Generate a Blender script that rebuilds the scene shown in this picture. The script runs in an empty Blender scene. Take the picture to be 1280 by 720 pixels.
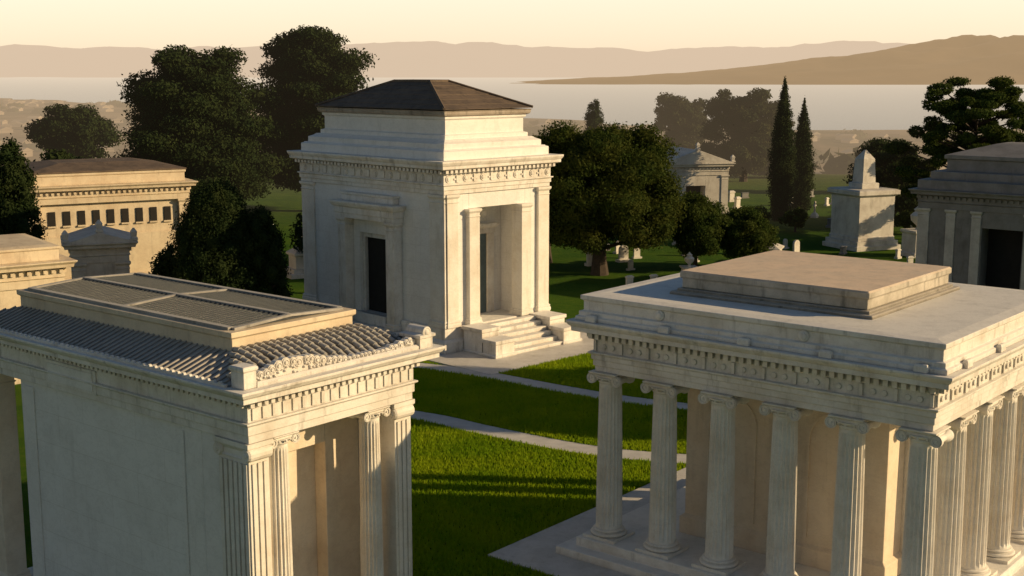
import bpy, bmesh, math, random
import numpy as np
from mathutils import Vector, Matrix, noise
R = random.Random(7)
NR = np.random.RandomState(5)
scene = bpy.context.scene
COL = scene.collection
scene.view_settings.view_transform = 'Standard'
scene.view_settings.look = 'None'
scene.view_settings.exposure = 0

# ------------------------------------------------------------------ materials
def newmat(name):
    m = bpy.data.materials.new(name); m.use_nodes = True
    nt = m.node_tree
    return m, nt, nt.nodes['Principled BSDF']
def N(nt, t, **k):
    n = nt.nodes.new(t)
    for a, b in k.items():
        if a in n.inputs: n.inputs[a].default_value = b
        else: setattr(n, a, b)
    return n
def ramp(nt, fac, stops):
    r = nt.nodes.new('ShaderNodeValToRGB')
    while len(r.color_ramp.elements) < len(stops): r.color_ramp.elements.new(0.5)
    for e, (p, c) in zip(r.color_ramp.elements, stops):
        e.position = p; e.color = (c[0], c[1], c[2], 1) if not isinstance(c, (int, float)) else (c, c, c, 1)
    nt.links.new(fac, r.inputs[0]); return r.outputs[0]
def mix(nt, fac, a, b, mode='MIX'):
    m = nt.nodes.new('ShaderNodeMix'); m.data_type = 'RGBA'; m.blend_type = mode
    for i, v in ((0, fac), (6, a), (7, b)):
        if hasattr(v, 'links') or hasattr(v, 'is_linked'): nt.links.new(v, m.inputs[i])
        else: m.inputs[i].default_value = v if i == 0 else (v[0], v[1], v[2], 1)
    return m.outputs[2]
def math_(nt, op, a, b=None):
    m = nt.nodes.new('ShaderNodeMath'); m.operation = op
    for i, v in enumerate((a, b)):
        if v is None: continue
        if hasattr(v, 'is_linked'): nt.links.new(v, m.inputs[i])
        else: m.inputs[i].default_value = v
    return m.outputs[0]
def posnode(nt): return nt.nodes.new('ShaderNodeNewGeometry').outputs['Position']
def noisetex(nt, vec, scale, detail=4, rough=.6, stretch=None):
    if stretch:
        mp = N(nt, 'ShaderNodeMapping'); mp.inputs['Scale'].default_value = stretch
        nt.links.new(vec, mp.inputs[0]); vec = mp.outputs[0]
    n = N(nt, 'ShaderNodeTexNoise', Scale=scale, Detail=detail, Roughness=rough)
    nt.links.new(vec, n.inputs['Vector']); return n.outputs['Fac']
def addbump(nt, bsdf, h, strength=.3, dist=.02):
    b = N(nt, 'ShaderNodeBump', Strength=strength, Distance=dist)
    nt.links.new(h, b.inputs['Height']); nt.links.new(b.outputs[0], bsdf.inputs['Normal'])
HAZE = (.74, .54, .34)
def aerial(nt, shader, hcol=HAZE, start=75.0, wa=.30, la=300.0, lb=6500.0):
    # distance mist painted in: surfaces blend toward a flat emission colour
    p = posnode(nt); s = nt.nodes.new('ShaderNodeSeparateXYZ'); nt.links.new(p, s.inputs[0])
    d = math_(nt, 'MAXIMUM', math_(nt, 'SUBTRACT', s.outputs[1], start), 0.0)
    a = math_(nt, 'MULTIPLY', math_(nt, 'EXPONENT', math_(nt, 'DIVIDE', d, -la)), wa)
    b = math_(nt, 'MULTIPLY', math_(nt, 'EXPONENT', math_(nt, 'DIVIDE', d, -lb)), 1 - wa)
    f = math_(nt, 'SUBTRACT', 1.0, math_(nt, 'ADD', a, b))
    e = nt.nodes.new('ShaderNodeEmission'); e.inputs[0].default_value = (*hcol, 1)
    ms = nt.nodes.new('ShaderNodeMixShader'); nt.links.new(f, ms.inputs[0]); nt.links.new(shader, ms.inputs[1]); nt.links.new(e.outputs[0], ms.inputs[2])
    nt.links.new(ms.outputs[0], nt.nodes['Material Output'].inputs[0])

def stone(name, base, stain, dark=(.14, .12, .095), amount=.5, courses=False, rough=.6, top=None, haze=True, ao_=True, tvar=.4, aok=.5):
    m, nt, b = newmat(name)
    p = posnode(nt)
    n1 = noisetex(nt, p, 1.3, 5, .65)
    n2 = noisetex(nt, p, 1.6, 6, .7, (2.2, 2.2, .35))
    n3 = noisetex(nt, p, 14, 5, .7)
    c = mix(nt, ramp(nt, n1, [(.42, 0), (.74, 1)]), base, stain)
    st = ramp(nt, n2, [(.54, 0), (.74, amount)])
    c = mix(nt, st, c, dark)
    c = mix(nt, ramp(nt, n3, [(.52, 0), (.85, amount * .55)]), c, stain)
    v = noisetex(nt, p, 2.1, 8, .75, (1, 1, 1.8))
    c = mix(nt, ramp(nt, v, [(.475, 0), (.5, .13), (.525, 0)]), c, dark)
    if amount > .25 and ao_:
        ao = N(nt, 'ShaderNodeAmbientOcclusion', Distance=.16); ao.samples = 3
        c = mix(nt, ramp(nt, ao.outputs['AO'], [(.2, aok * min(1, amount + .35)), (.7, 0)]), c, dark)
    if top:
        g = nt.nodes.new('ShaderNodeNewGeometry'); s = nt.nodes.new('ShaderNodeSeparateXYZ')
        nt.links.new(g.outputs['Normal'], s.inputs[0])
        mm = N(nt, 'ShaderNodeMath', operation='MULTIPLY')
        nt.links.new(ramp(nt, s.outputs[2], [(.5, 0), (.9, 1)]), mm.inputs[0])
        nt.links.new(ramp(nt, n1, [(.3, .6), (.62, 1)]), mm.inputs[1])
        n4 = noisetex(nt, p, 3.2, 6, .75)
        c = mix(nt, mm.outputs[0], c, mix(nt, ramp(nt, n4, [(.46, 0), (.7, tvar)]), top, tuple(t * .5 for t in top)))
    h = n3
    if courses:
        tc = nt.nodes.new('ShaderNodeTexCoord'); sx = nt.nodes.new('ShaderNodeSeparateXYZ')
        nt.links.new(tc.outputs['Object'], sx.inputs[0])
        ad = N(nt, 'ShaderNodeMath', operation='ADD'); nt.links.new(sx.outputs[0], ad.inputs[0]); nt.links.new(sx.outputs[1], ad.inputs[1])
        cb = nt.nodes.new('ShaderNodeCombineXYZ'); nt.links.new(ad.outputs[0], cb.inputs[0]); nt.links.new(sx.outputs[2], cb.inputs[1])
        br = N(nt, 'ShaderNodeTexBrick', Scale=1.0); br.inputs['Mortar Size'].default_value = .005
        br.inputs['Brick Width'].default_value = 1.7; br.inputs['Row Height'].default_value = .62
        br.inputs['Color1'].default_value = (1, 1, 1, 1); br.inputs['Color2'].default_value = (.95, .95, .95, 1); br.inputs['Mortar'].default_value = (.75, .73, .70, 1)
        nt.links.new(cb.outputs[0], br.inputs['Vector'])
        c = mix(nt, .7, c, br.outputs['Color'], 'MULTIPLY')
    nt.links.new(c, b.inputs['Base Color'])
    b.inputs['Roughness'].default_value = rough
    b.inputs['Specular IOR Level'].default_value = .3
    addbump(nt, b, h, .4, .014)
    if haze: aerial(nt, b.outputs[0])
    return m

M_WALL = stone('marble_wall', (.84, .83, .81), (.76, .745, .72), amount=.14, courses=True, haze=False)
M_WALL2 = stone('marble_wall_plain', (.83, .81, .78), (.74, .72, .69), amount=.17, haze=False)
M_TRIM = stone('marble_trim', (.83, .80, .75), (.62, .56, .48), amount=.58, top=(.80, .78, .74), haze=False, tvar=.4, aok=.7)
M_COL = stone('marble_column', (.83, .80, .74), (.69, .63, .54), amount=.26, haze=False)
M_CELLA = stone('warm_limestone', (.80, .70, .56), (.68, .56, .42), amount=.24, haze=False)
M_ROOFST = stone('weathered_roof_stone', (.42, .36, .30), (.27, .22, .17), dark=(.05, .045, .038), amount=.85, top=(.46, .37, .29))
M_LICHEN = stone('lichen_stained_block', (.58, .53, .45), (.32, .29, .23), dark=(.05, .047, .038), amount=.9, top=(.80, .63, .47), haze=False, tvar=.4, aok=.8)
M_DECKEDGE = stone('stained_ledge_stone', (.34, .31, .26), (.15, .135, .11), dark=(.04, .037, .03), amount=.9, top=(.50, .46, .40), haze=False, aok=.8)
M_GREY = stone('grey_granite', (.28, .27, .26), (.17, .16, .15), amount=.6, haze=False)
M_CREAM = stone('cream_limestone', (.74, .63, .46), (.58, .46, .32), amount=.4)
M_HEAD = stone('headstone_marble', (.66, .63, .57), (.46, .42, .37), amount=.45, ao_=False)
M_TILE = stone('weathered_tile', (.44, .42, .39), (.24, .225, .20), dark=(.06, .058, .05), amount=.85, top=(.48, .46, .42), haze=False)
M_PANEL = stone('dark_roof_panel', (.07, .08, .088), (.045, .052, .058), dark=(.02, .022, .024), amount=.6, rough=.28, top=(.08, .09, .098), haze=False)
M_SLATE = stone('weathered_dark_roof', (.17, .125, .09), (.09, .07, .055), dark=(.025, .022, .018), amount=.8, rough=.75)
M_PAVE = stone('pavement_stone', (.64, .62, .59), (.50, .48, .44), amount=.3, haze=False)

def simple(name, colr, rough=.6, metal=0, var=.3, sc=4, haze=True, **hz):
    m, nt, b = newmat(name); p = posnode(nt); n = noisetex(nt, p, sc, 5)
    c = mix(nt, ramp(nt, n, [(.35, 0), (.7, 1)]), colr, tuple(x * (1 - var) for x in colr))
    nt.links.new(c, b.inputs['Base Color']); b.inputs['Roughness'].default_value = rough; b.inputs['Metallic'].default_value = metal
    addbump(nt, b, n, .2)
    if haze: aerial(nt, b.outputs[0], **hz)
    return m
M_DARK = simple('dark_interior', (.02, .018, .016), .9)
M_BRONZE = simple('bronze_door', (.12, .17, .19), .5, .2)
M_BARK = simple('bark', (.07, .05, .035), .9, 0, .5, 8)
M_PATH = simple('path_concrete', (.60, .59, .57), .85, 0, .28, 1.5, haze=False)

def leafmat(name, a, bcol, trans=.25, **hz):
    m, nt, b = newmat(name); p = posnode(nt)
    n = noisetex(nt, p, 1.1, 3); n2 = noisetex(nt, p, 5, 2)
    c = mix(nt, ramp(nt, n, [(.38, 0), (.64, 1)]), a, bcol)
    c = mix(nt, ramp(nt, n2, [(.4, 0), (.75, .3)]), c, tuple(x * .45 for x in a))
    nt.links.new(c, b.inputs['Base Color']); b.inputs['Roughness'].default_value = .85
    b.inputs['Specular IOR Level'].default_value = .06
    tr = nt.nodes.new('ShaderNodeBsdfTranslucent'); nt.links.new(c, tr.inputs[0])
    ms = nt.nodes.new('ShaderNodeMixShader'); ms.inputs[0].default_value = trans
    nt.links.new(b.outputs[0], ms.inputs[1]); nt.links.new(tr.outputs[0], ms.inputs[2])
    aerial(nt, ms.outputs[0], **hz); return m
L_DARK = leafmat('foliage_dark_cypress', (.022, .040, .014), (.040, .056, .018), .25)
L_OAK = leafmat('foliage_oak', (.044, .070, .014), (.080, .092, .018), .35)
L_MID = leafmat('foliage_mid', (.046, .076, .016), (.078, .100, .022), .35)
L_HAZE = leafmat('foliage_far', (.035, .05, .020), (.065, .068, .028), .3, start=85.0, wa=.38, la=160.0)

def grassmat():
    m, nt, b = newmat('lawn_grass'); p = posnode(nt)
    n = noisetex(nt, p, .5, 4); n2 = noisetex(nt, p, 30, 3); n3 = noisetex(nt, p, 4, 5)
    c = mix(nt, ramp(nt, n, [(.35, 0), (.65, 1)]), (.04, .10, .010), (.075, .14, .012))
    c = mix(nt, ramp(nt, n3, [(.5, 0), (.75, .6)]), c, (.12, .15, .02))
    c = mix(nt, ramp(nt, n2, [(.35, .45), (.6, 0)]), c, (.02, .05, .008))
    s = nt.nodes.new('ShaderNodeSeparateXYZ'); nt.links.new(p, s.inputs[0])
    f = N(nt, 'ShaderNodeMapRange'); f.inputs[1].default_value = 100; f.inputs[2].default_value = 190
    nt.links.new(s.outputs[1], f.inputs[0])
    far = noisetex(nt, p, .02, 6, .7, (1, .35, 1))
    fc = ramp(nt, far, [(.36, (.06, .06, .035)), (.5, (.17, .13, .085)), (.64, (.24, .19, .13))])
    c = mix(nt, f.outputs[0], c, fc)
    nt.links.new(c, b.inputs['Base Color']); b.inputs['Roughness'].default_value = 1.0
    b.inputs['Specular IOR Level'].default_value = .05
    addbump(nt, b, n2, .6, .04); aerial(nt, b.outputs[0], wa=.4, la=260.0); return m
M_GRASS = grassmat()
def blademat():
    m, nt, b = newmat('grass_blades'); p = posnode(nt)
    n = noisetex(nt, p, .6, 4); n2 = noisetex(nt, p, 12, 2)
    c = mix(nt, ramp(nt, n, [(.35, 0), (.65, 1)]), (.18, .33, .006), (.32, .43, .010))
    c = mix(nt, ramp(nt, n2, [(.4, 0), (.7, .5)]), c, (.34, .39, .02))
    nt.links.new(c, b.inputs['Base Color']); b.inputs['Roughness'].default_value = .7
    b.inputs['Specular IOR Level'].default_value = .1
    tr = nt.nodes.new('ShaderNodeBsdfTranslucent'); nt.links.new(c, tr.inputs[0])
    ms = nt.nodes.new('ShaderNodeMixShader'); ms.inputs[0].default_value = .5
    nt.links.new(b.outputs[0], ms.inputs[1]); nt.links.new(tr.outputs[0], ms.inputs[2])
    nt.links.new(ms.outputs[0], nt.nodes['Material Output'].inputs[0]); return m
M_BLADE = blademat()

# ------------------------------------------------------------------ geometry helper
class G:
    def __init__(s): s.v = []; s.f = []
    def add(s, v, f, M=None):
        o = len(s.v)
        if M is not None: v = [tuple(M @ Vector(p)) for p in v]
        s.v += v; s.f += [tuple(i + o for i in q) for q in f]; return s
    def box(s, x0, x1, y0, y1, z0, z1, M=None):
        return s.add([(x0, y0, z0), (x1, y0, z0), (x1, y1, z0), (x0, y1, z0), (x0, y0, z1), (x1, y0, z1), (x1, y1, z1), (x0, y1, z1)],
                     [(3, 2, 1, 0), (4, 5, 6, 7), (0, 1, 5, 4), (1, 2, 6, 5), (2, 3, 7, 6), (3, 0, 4, 7)], M)
    def mould(s, x0, x1, y0, y1, prof, M=None):
        v = []; f = []
        for o, z in prof: v += [(x0 - o, y0 - o, z), (x1 + o, y0 - o, z), (x1 + o, y1 + o, z), (x0 - o, y1 + o, z)]
        k = len(prof)
        f.append((3, 2, 1, 0)); b = 4 * (k - 1); f.append((b, b + 1, b + 2, b + 3))
        for i in range(k - 1):
            for j in range(4): f.append((4 * i + j, 4 * i + (j + 1) % 4, 4 * i + 4 + (j + 1) % 4, 4 * i + 4 + j))
        return s.add(v, f, M)
    def lathe(s, prof, n=24, M=None, rf=None):
        v = []; f = []; k = len(prof)
        for r, z in prof:
            for j in range(n):
                a = 2 * math.pi * j / n; rr = r if rf is None else rf(r, z, j)
                v.append((rr * math.cos(a), rr * math.sin(a), z))
        for i in range(k - 1):
            for j in range(n): f.append((i * n + j, i * n + (j + 1) % n, i * n + n + (j + 1) % n, i * n + n + j))
        f.append(tuple(range(n - 1, -1, -1))); f.append(tuple((k - 1) * n + j for j in range(n)))
        return s.add(v, f, M)
    def prism(s, pts, d0, d1, M=None):
        n = len(pts)
        v = [(x, d0, z) for x, z in pts] + [(x, d1, z) for x, z in pts]
        f = [tuple(range(n)), tuple(range(2 * n - 1, n - 1, -1))]
        f += [(i, i + n, (i + 1) % n + n, (i + 1) % n) for i in range(n)]
        return s.add(v, f, M)
    def tube(s, p0, p1, r0, r1, n=8):
        p0 = Vector(p0); p1 = Vector(p1); d = p1 - p0
        if d.length < 1e-4: return s
        q = Vector((0, 0, 1)).rotation_difference(d.normalized()).to_matrix().to_4x4()
        return s.lathe([(r0, 0), (r1, d.length)], n, Matrix.Translation(p0) @ q)
    def dentils(s, x0, x1, y0, y1, off, z0, z1, w, gap, dep):
        st = w + gap
        nx = int((x1 - x0 + 2 * off) / st); ny = int((y1 - y0 + 2 * off) / st)
        for i in range(nx):
            a = x0 - off + (x1 - x0 + 2 * off) * (i + .5) / nx
            s.box(a - w / 2, a + w / 2, y0 - off - dep, y0 - off + .01, z0, z1)
            s.box(a - w / 2, a + w / 2, y1 + off - .01, y1 + off + dep, z0, z1)
        for i in range(ny):
            a = y0 - off + (y1 - y0 + 2 * off) * (i + .5) / ny
            s.box(x0 - off - dep, x0 - off + .01, a - w / 2, a + w / 2, z0, z1)
            s.box(x1 + off - .01, x1 + off + dep, a - w / 2, a + w / 2, z0, z1)
        return s
    def mesh(s, name, mat, smooth=False):
        me = bpy.data.meshes.new(name); me.from_pydata(s.v, [], s.f); me.update()
        bm = bmesh.new(); bm.from_mesh(me); bmesh.ops.recalc_face_normals(bm, faces=bm.faces); bm.to_mesh(me); bm.free()
        me.materials.append(mat)
        if smooth:
            me.shade_smooth()
            me.set_sharp_from_angle(angle=math.radians(smooth if smooth is not True else 40))
        return me
    def obj(s, name, mat, parent=None, bevel=.012, smooth=False, label=None):
        o = bpy.data.objects.new(name, s.mesh(name, mat, smooth)); COL.objects.link(o)
        if parent is not None: o.parent = parent
        if bevel:
            b = o.modifiers.new('bevel', 'BEVEL'); b.width = bevel; b.segments = 2; b.limit_method = 'ANGLE'; b.angle_limit = math.radians(50)
        if label: o['label'] = label
        return o
def put(name, mesh, parent=None, loc=(0, 0, 0), rz=0, sc=1):
    o = bpy.data.objects.new(name, mesh); COL.objects.link(o); o.parent = parent; o.location = loc; o.rotation_euler[2] = rz
    o.scale = (sc, sc, sc) if not isinstance(sc, tuple) else sc
    return o
def root(name, loc, rot=0, label='', cat='', group=None):
    o = bpy.data.objects.new(name, None); COL.objects.link(o); o.location = loc; o.rotation_euler[2] = math.radians(rot)
    o.empty_display_size = .3
    o['label'] = label; o['category'] = cat
    if group: o['group'] = group
    return o
RY = Matrix.Rotation(math.radians(90), 4, 'Y'); RX = Matrix.Rotation(math.radians(90), 4, 'X')
T = Matrix.Translation
def sstep(t): t = max(0.0, min(1.0, t)); return t * t * (3 - 2 * t)
def gz(x, y):
    return -15 * sstep((y - 105) / 200) - 1.1 * sstep((-1.6 - x) / 3.5) * sstep((29.5 - y) / 4)

# ------------------------------------------------------------------ ionic column
def column_meshes(h, r, tag):
    hb = r * .75; hc = r * .85
    b = G()
    b.box(-1.42 * r, 1.42 * r, -1.42 * r, 1.42 * r, 0, hb * .3)
    gb = G(); pr = []
    for i in range(9):
        a = -math.pi / 2 + math.pi * i / 8; pr.append((1.22 * r + .16 * r * math.cos(a), hb * (.47 + .17 * math.sin(a))))
    pr += [(1.13 * r, hb * .7)]
    for i in range(7):
        a = -math.pi / 2 + math.pi * i / 6; pr.append((1.1 * r + .1 * r * math.cos(a), hb * (.84 + .11 * math.sin(a))))
    pr += [(1.02 * r, hb)]
    gb.lathe(pr, 32)
    b.add(gb.v, gb.f)
    mb = b.mesh('column_base_' + tag, M_COL, 35)
    NF = 20; per = 6
    def rf(rr, z, j):
        e = min(1, max(0, (z - hb - .04) / .05), max(0, (h - hc - .06 - z) / .05))
        ph = (j % per) / per
        return rr * (1 - .12 * e * (math.sin(math.pi * ph) ** .8 if ph > 0 else 0))
    pr = []
    zs = [hb, hb + .04, hb + .1] + [hb + .1 + (h - hc - hb - .22) * i / 8 for i in range(1, 9)] + [h - hc - .06, h - hc - .05, h - hc]
    for z in zs:
        t = (z - hb) / (h - hb - hc); pr.append((r * (1 - .16 * t ** 1.5), z))
    ms = G().lathe(pr, NF * per, rf=rf).mesh('column_shaft_' + tag, M_COL, 50)
    c = G(); z0 = h - hc; rt = r * .84
    c.lathe([(rt, z0 - .01), (rt * 1.12, z0 + .02), (rt * 1.12, z0 + .05), (rt * 1.05, z0 + .06), (rt * 1.35, z0 + hc * .45), (rt * 1.38, z0 + hc * .55)], 28)
    vr = r * .40
    for sx in (-1, 1):
        M = T((sx * rt * 1.32, 0, z0 + hc * .36)) @ RX
        L = rt * 1.12
        c.lathe([(vr * .2, -L - .02), (vr * .25, -L), (vr * .55, -L + .005), (vr * .6, -L - .015), (vr * .78, -L - .015), (vr * .8, -L + .01), (vr * .88, -L - .012), (vr, -L - .012), (vr, -L + .06), (vr * .6, -L * .35), (vr * .62, -.02), (vr * .62, .02), (vr * .6, L * .35), (vr, L - .06), (vr, L + .012), (vr * .88, L + .012), (vr * .8, L - .01), (vr * .78, L + .015), (vr * .6, L + .015), (vr * .55, L - .005), (vr * .25, L), (vr * .2, L + .02)], 20, M)
    c.box(-rt * 1.32, rt * 1.32, -rt * 1.13, rt * 1.13, z0 + hc * .5, z0 + hc * .78)
    c.mould(-rt * 1.25, rt * 1.25, -rt * 1.25, rt * 1.25, [(.0, z0 + hc * .781), (.04, z0 + hc * .9), (.04, z0 + hc)])
    for i in range(12):
        a = 2 * math.pi * i / 12
        c.lathe([(.005, -.03), (.025, -.01), (.028, .01), (.005, .03)], 6, T((rt * 1.3 * math.cos(a), rt * 1.3 * math.sin(a), z0 + hc * .38)))
    mc = c.mesh('column_capital_' + tag, M_COL, 35)
    return mb, ms, mc
def column(parent, loc, meshes, rz=0):
    e = bpy.data.objects.new('column', None); COL.objects.link(e); e.parent = parent; e.location = loc; e.rotation_euler[2] = rz
    put('column_base', meshes[0], e); put('shaft', meshes[1], e); put('capital', meshes[2], e)
    return e
def anta(g, x0, x1, y0, y1, z0, z1):
    g.mould(x0, x1, y0, y1, [(.06, z0), (.06, z0 + .12), (.03, z0 + .14), (.05, z0 + .2), (.0, z0 + .25), (0, z1 - .3), (.03, z1 - .28), (.0, z1 - .25), (0, z1 - .16), (.06, z1 - .08), (.06, z1 - .002)])
def pil(name, mat, rt, *a):
    g = G(); anta(g, *a); return g.obj(name, mat, rt)

RB = (7.0, 21.0)
# ================================================================== RIGHT: peripteral mausoleum
def mausoleum_right():
    rt = root('mausoleum', (RB[0], RB[1], 0), 50.4, 'white marble temple mausoleum with fluted Ionic columns and flat attic', 'mausoleum')
    W, L = 5.3, 6.5
    zs = .4; zc = 3.87
    G().mould(0, W, 0, L, [(.78, 0.0), (.78, .2), (.76, .21), (.48, .212), (.48, .38), (.46, .4)]).obj('stepped_platform', M_TRIM, rt)
    ms = column_meshes(zc - zs, .27, 'temple')
    for i in range(6):
        for x, rz in ((0, math.pi / 2), (W, math.pi / 2)): column(rt, (x, L * i / 5, zs), ms, rz)
    for i in range(1, 4): column(rt, (W * i / 4, 0, zs), ms, 0)
    cx0, cx1, cy0, cy1 = 1.15, W - 1.15, 1.1, L - 1.1
    g = G()
    g.mould(cx0, cx1, cy0, cy1, [(.08, zs), (.08, zs + .35), (.02, zs + .4), (0, zs + .42), (0, zc - .3), (.05, zc - .27), (.05, zc)])
    g.obj('cella_wall', M_CELLA, rt)
    # shallow arch mouldings on the long wall
    MX = Matrix.Rotation(math.radians(-90), 4, 'Z')
    for yy in (2.15, 4.35):
        w, za_, zb_ = .5, zs + .55, zc - .95
        g = G(); ring = []
        for i in range(15):
            a = math.pi * i / 14; ring.append((math.cos(a), math.sin(a)))
        ra, rb = w, w + .055
        for i in range(14):
            (c0, s0), (c1, s1) = ring[i], ring[i + 1]
            q = [(rb * c0, zb_ + rb * s0), (rb * c1, zb_ + rb * s1), (ra * c1, zb_ + ra * s1), (ra * c0, zb_ + ra * s0)]
            g.prism(q, -.02, .05, T((cx0 - .02, yy, 0)) @ MX)
        for sx in (-1, 1):
            xa, xb = sorted((sx * w, sx * (w + .055)))
            g.prism([(xa, za_), (xb, za_), (xb, zb_), (xa, zb_)], -.02, .05, T((cx0 - .02, yy, 0)) @ MX)
        g.obj('arch_moulding', M_CELLA, rt, bevel=0)
    G().box(W / 2 - .75, W / 2 + .75, cy0 - .1, cy0 + .02, zs, zc - .7).obj('door_surround', M_TRIM, rt)
    G().box(W / 2 - .5, W / 2 + .5, cy0 - .12, cy0, zs, zc - 1.0).obj('door', M_BRONZE, rt)
    G().mould(0, W, 0, L, [(.23, zc), (.23, zc + .12), (.26, zc + .125), (.26, zc + .25), (.29, zc + .255), (.29, zc + .35), (.34, zc + .38), (.34, zc + .41)]).obj('architrave', M_TRIM, rt)
    g = G().mould(0, W, 0, L, [(.25, zc + .41), (.25, zc + .66)])
    n1, n2 = 34, 28
    for i in range(n1):
        y = -.2 + (L + .4) * i / (n1 - 1); k = i % 3
        if k == 0: g.box(-.285, -.245, y - .03, y + .03, zc + .43, zc + .64)
        else: g.lathe([(.02, -.035), (.05, -.03), (.06, .01)], 10, T((-.25, y, zc + .53)) @ RY)
    for i in range(n2):
        x = -.2 + (W + .4) * i / (n2 - 1); k = i % 3
        if k == 0: g.box(x - .03, x + .03, -.285, -.245, zc + .43, zc + .64)
        else: g.lathe([(.02, .035), (.05, .03), (.06, -.01)], 10, T((x, -.25, zc + .53)) @ RX)
    g.obj('frieze', M_TRIM, rt, bevel=0)
    G().mould(0, W, 0, L, [(.28, zc + .66), (.32, zc + .69), (.32, zc + .80)]).dentils(0, W, 0, L, .32, zc + .69, zc + .79, .09, .07, .08).obj('dentil_course', M_TRIM, rt, bevel=0)
    G().mould(0, W, 0, L, [(.42, zc + .80), (.58, zc + .84), (.58, zc + .93), (.62, zc + .96), (.66, zc + 1.02), (.66, zc + 1.06)]).obj('cornice', M_TRIM, rt, bevel=.008)
    g = G().mould(0, W, 0, L, [(.52, zc + 1.06), (.52, zc + 1.14), (.47, zc + 1.16), (.47, zc + 1.24), (.40, zc + 1.26), (.40, zc + 1.45), (.45, zc + 1.48), (.45, zc + 1.56), (.2, zc + 1.58)])
    for y in (2.1, 5.1):
        g.lathe([(.02, -.07), (.06, -.06), (.07, -.04), (.1, -.03), (.11, 0)], 16, T((-.40, y, zc + 1.36)) @ RY)
    for y in (-.1, 1.6, 3.2, 4.9, 6.6):
        g.mould(-.60, -.50, y - .12, y + .12, [(0, zc + 1.06), (0, zc + 1.16), (-.02, zc + 1.2)])
    for x in (.3, 1.9, 3.5, 5.1):
        g.mould(x - .12, x + .12, -.60, -.50, [(0, zc + 1.06), (0, zc + 1.16), (-.02, zc + 1.2)])
    g.obj('parapet', M_TRIM, rt, bevel=.012)
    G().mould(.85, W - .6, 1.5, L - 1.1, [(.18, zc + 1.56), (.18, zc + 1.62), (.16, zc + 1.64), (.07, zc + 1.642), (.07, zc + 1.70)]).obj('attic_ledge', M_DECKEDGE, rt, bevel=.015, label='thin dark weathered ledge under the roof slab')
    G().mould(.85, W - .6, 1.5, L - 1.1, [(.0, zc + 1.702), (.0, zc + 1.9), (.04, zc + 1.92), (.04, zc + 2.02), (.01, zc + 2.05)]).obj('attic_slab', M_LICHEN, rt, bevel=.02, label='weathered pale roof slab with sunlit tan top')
mausoleum_right()

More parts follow.
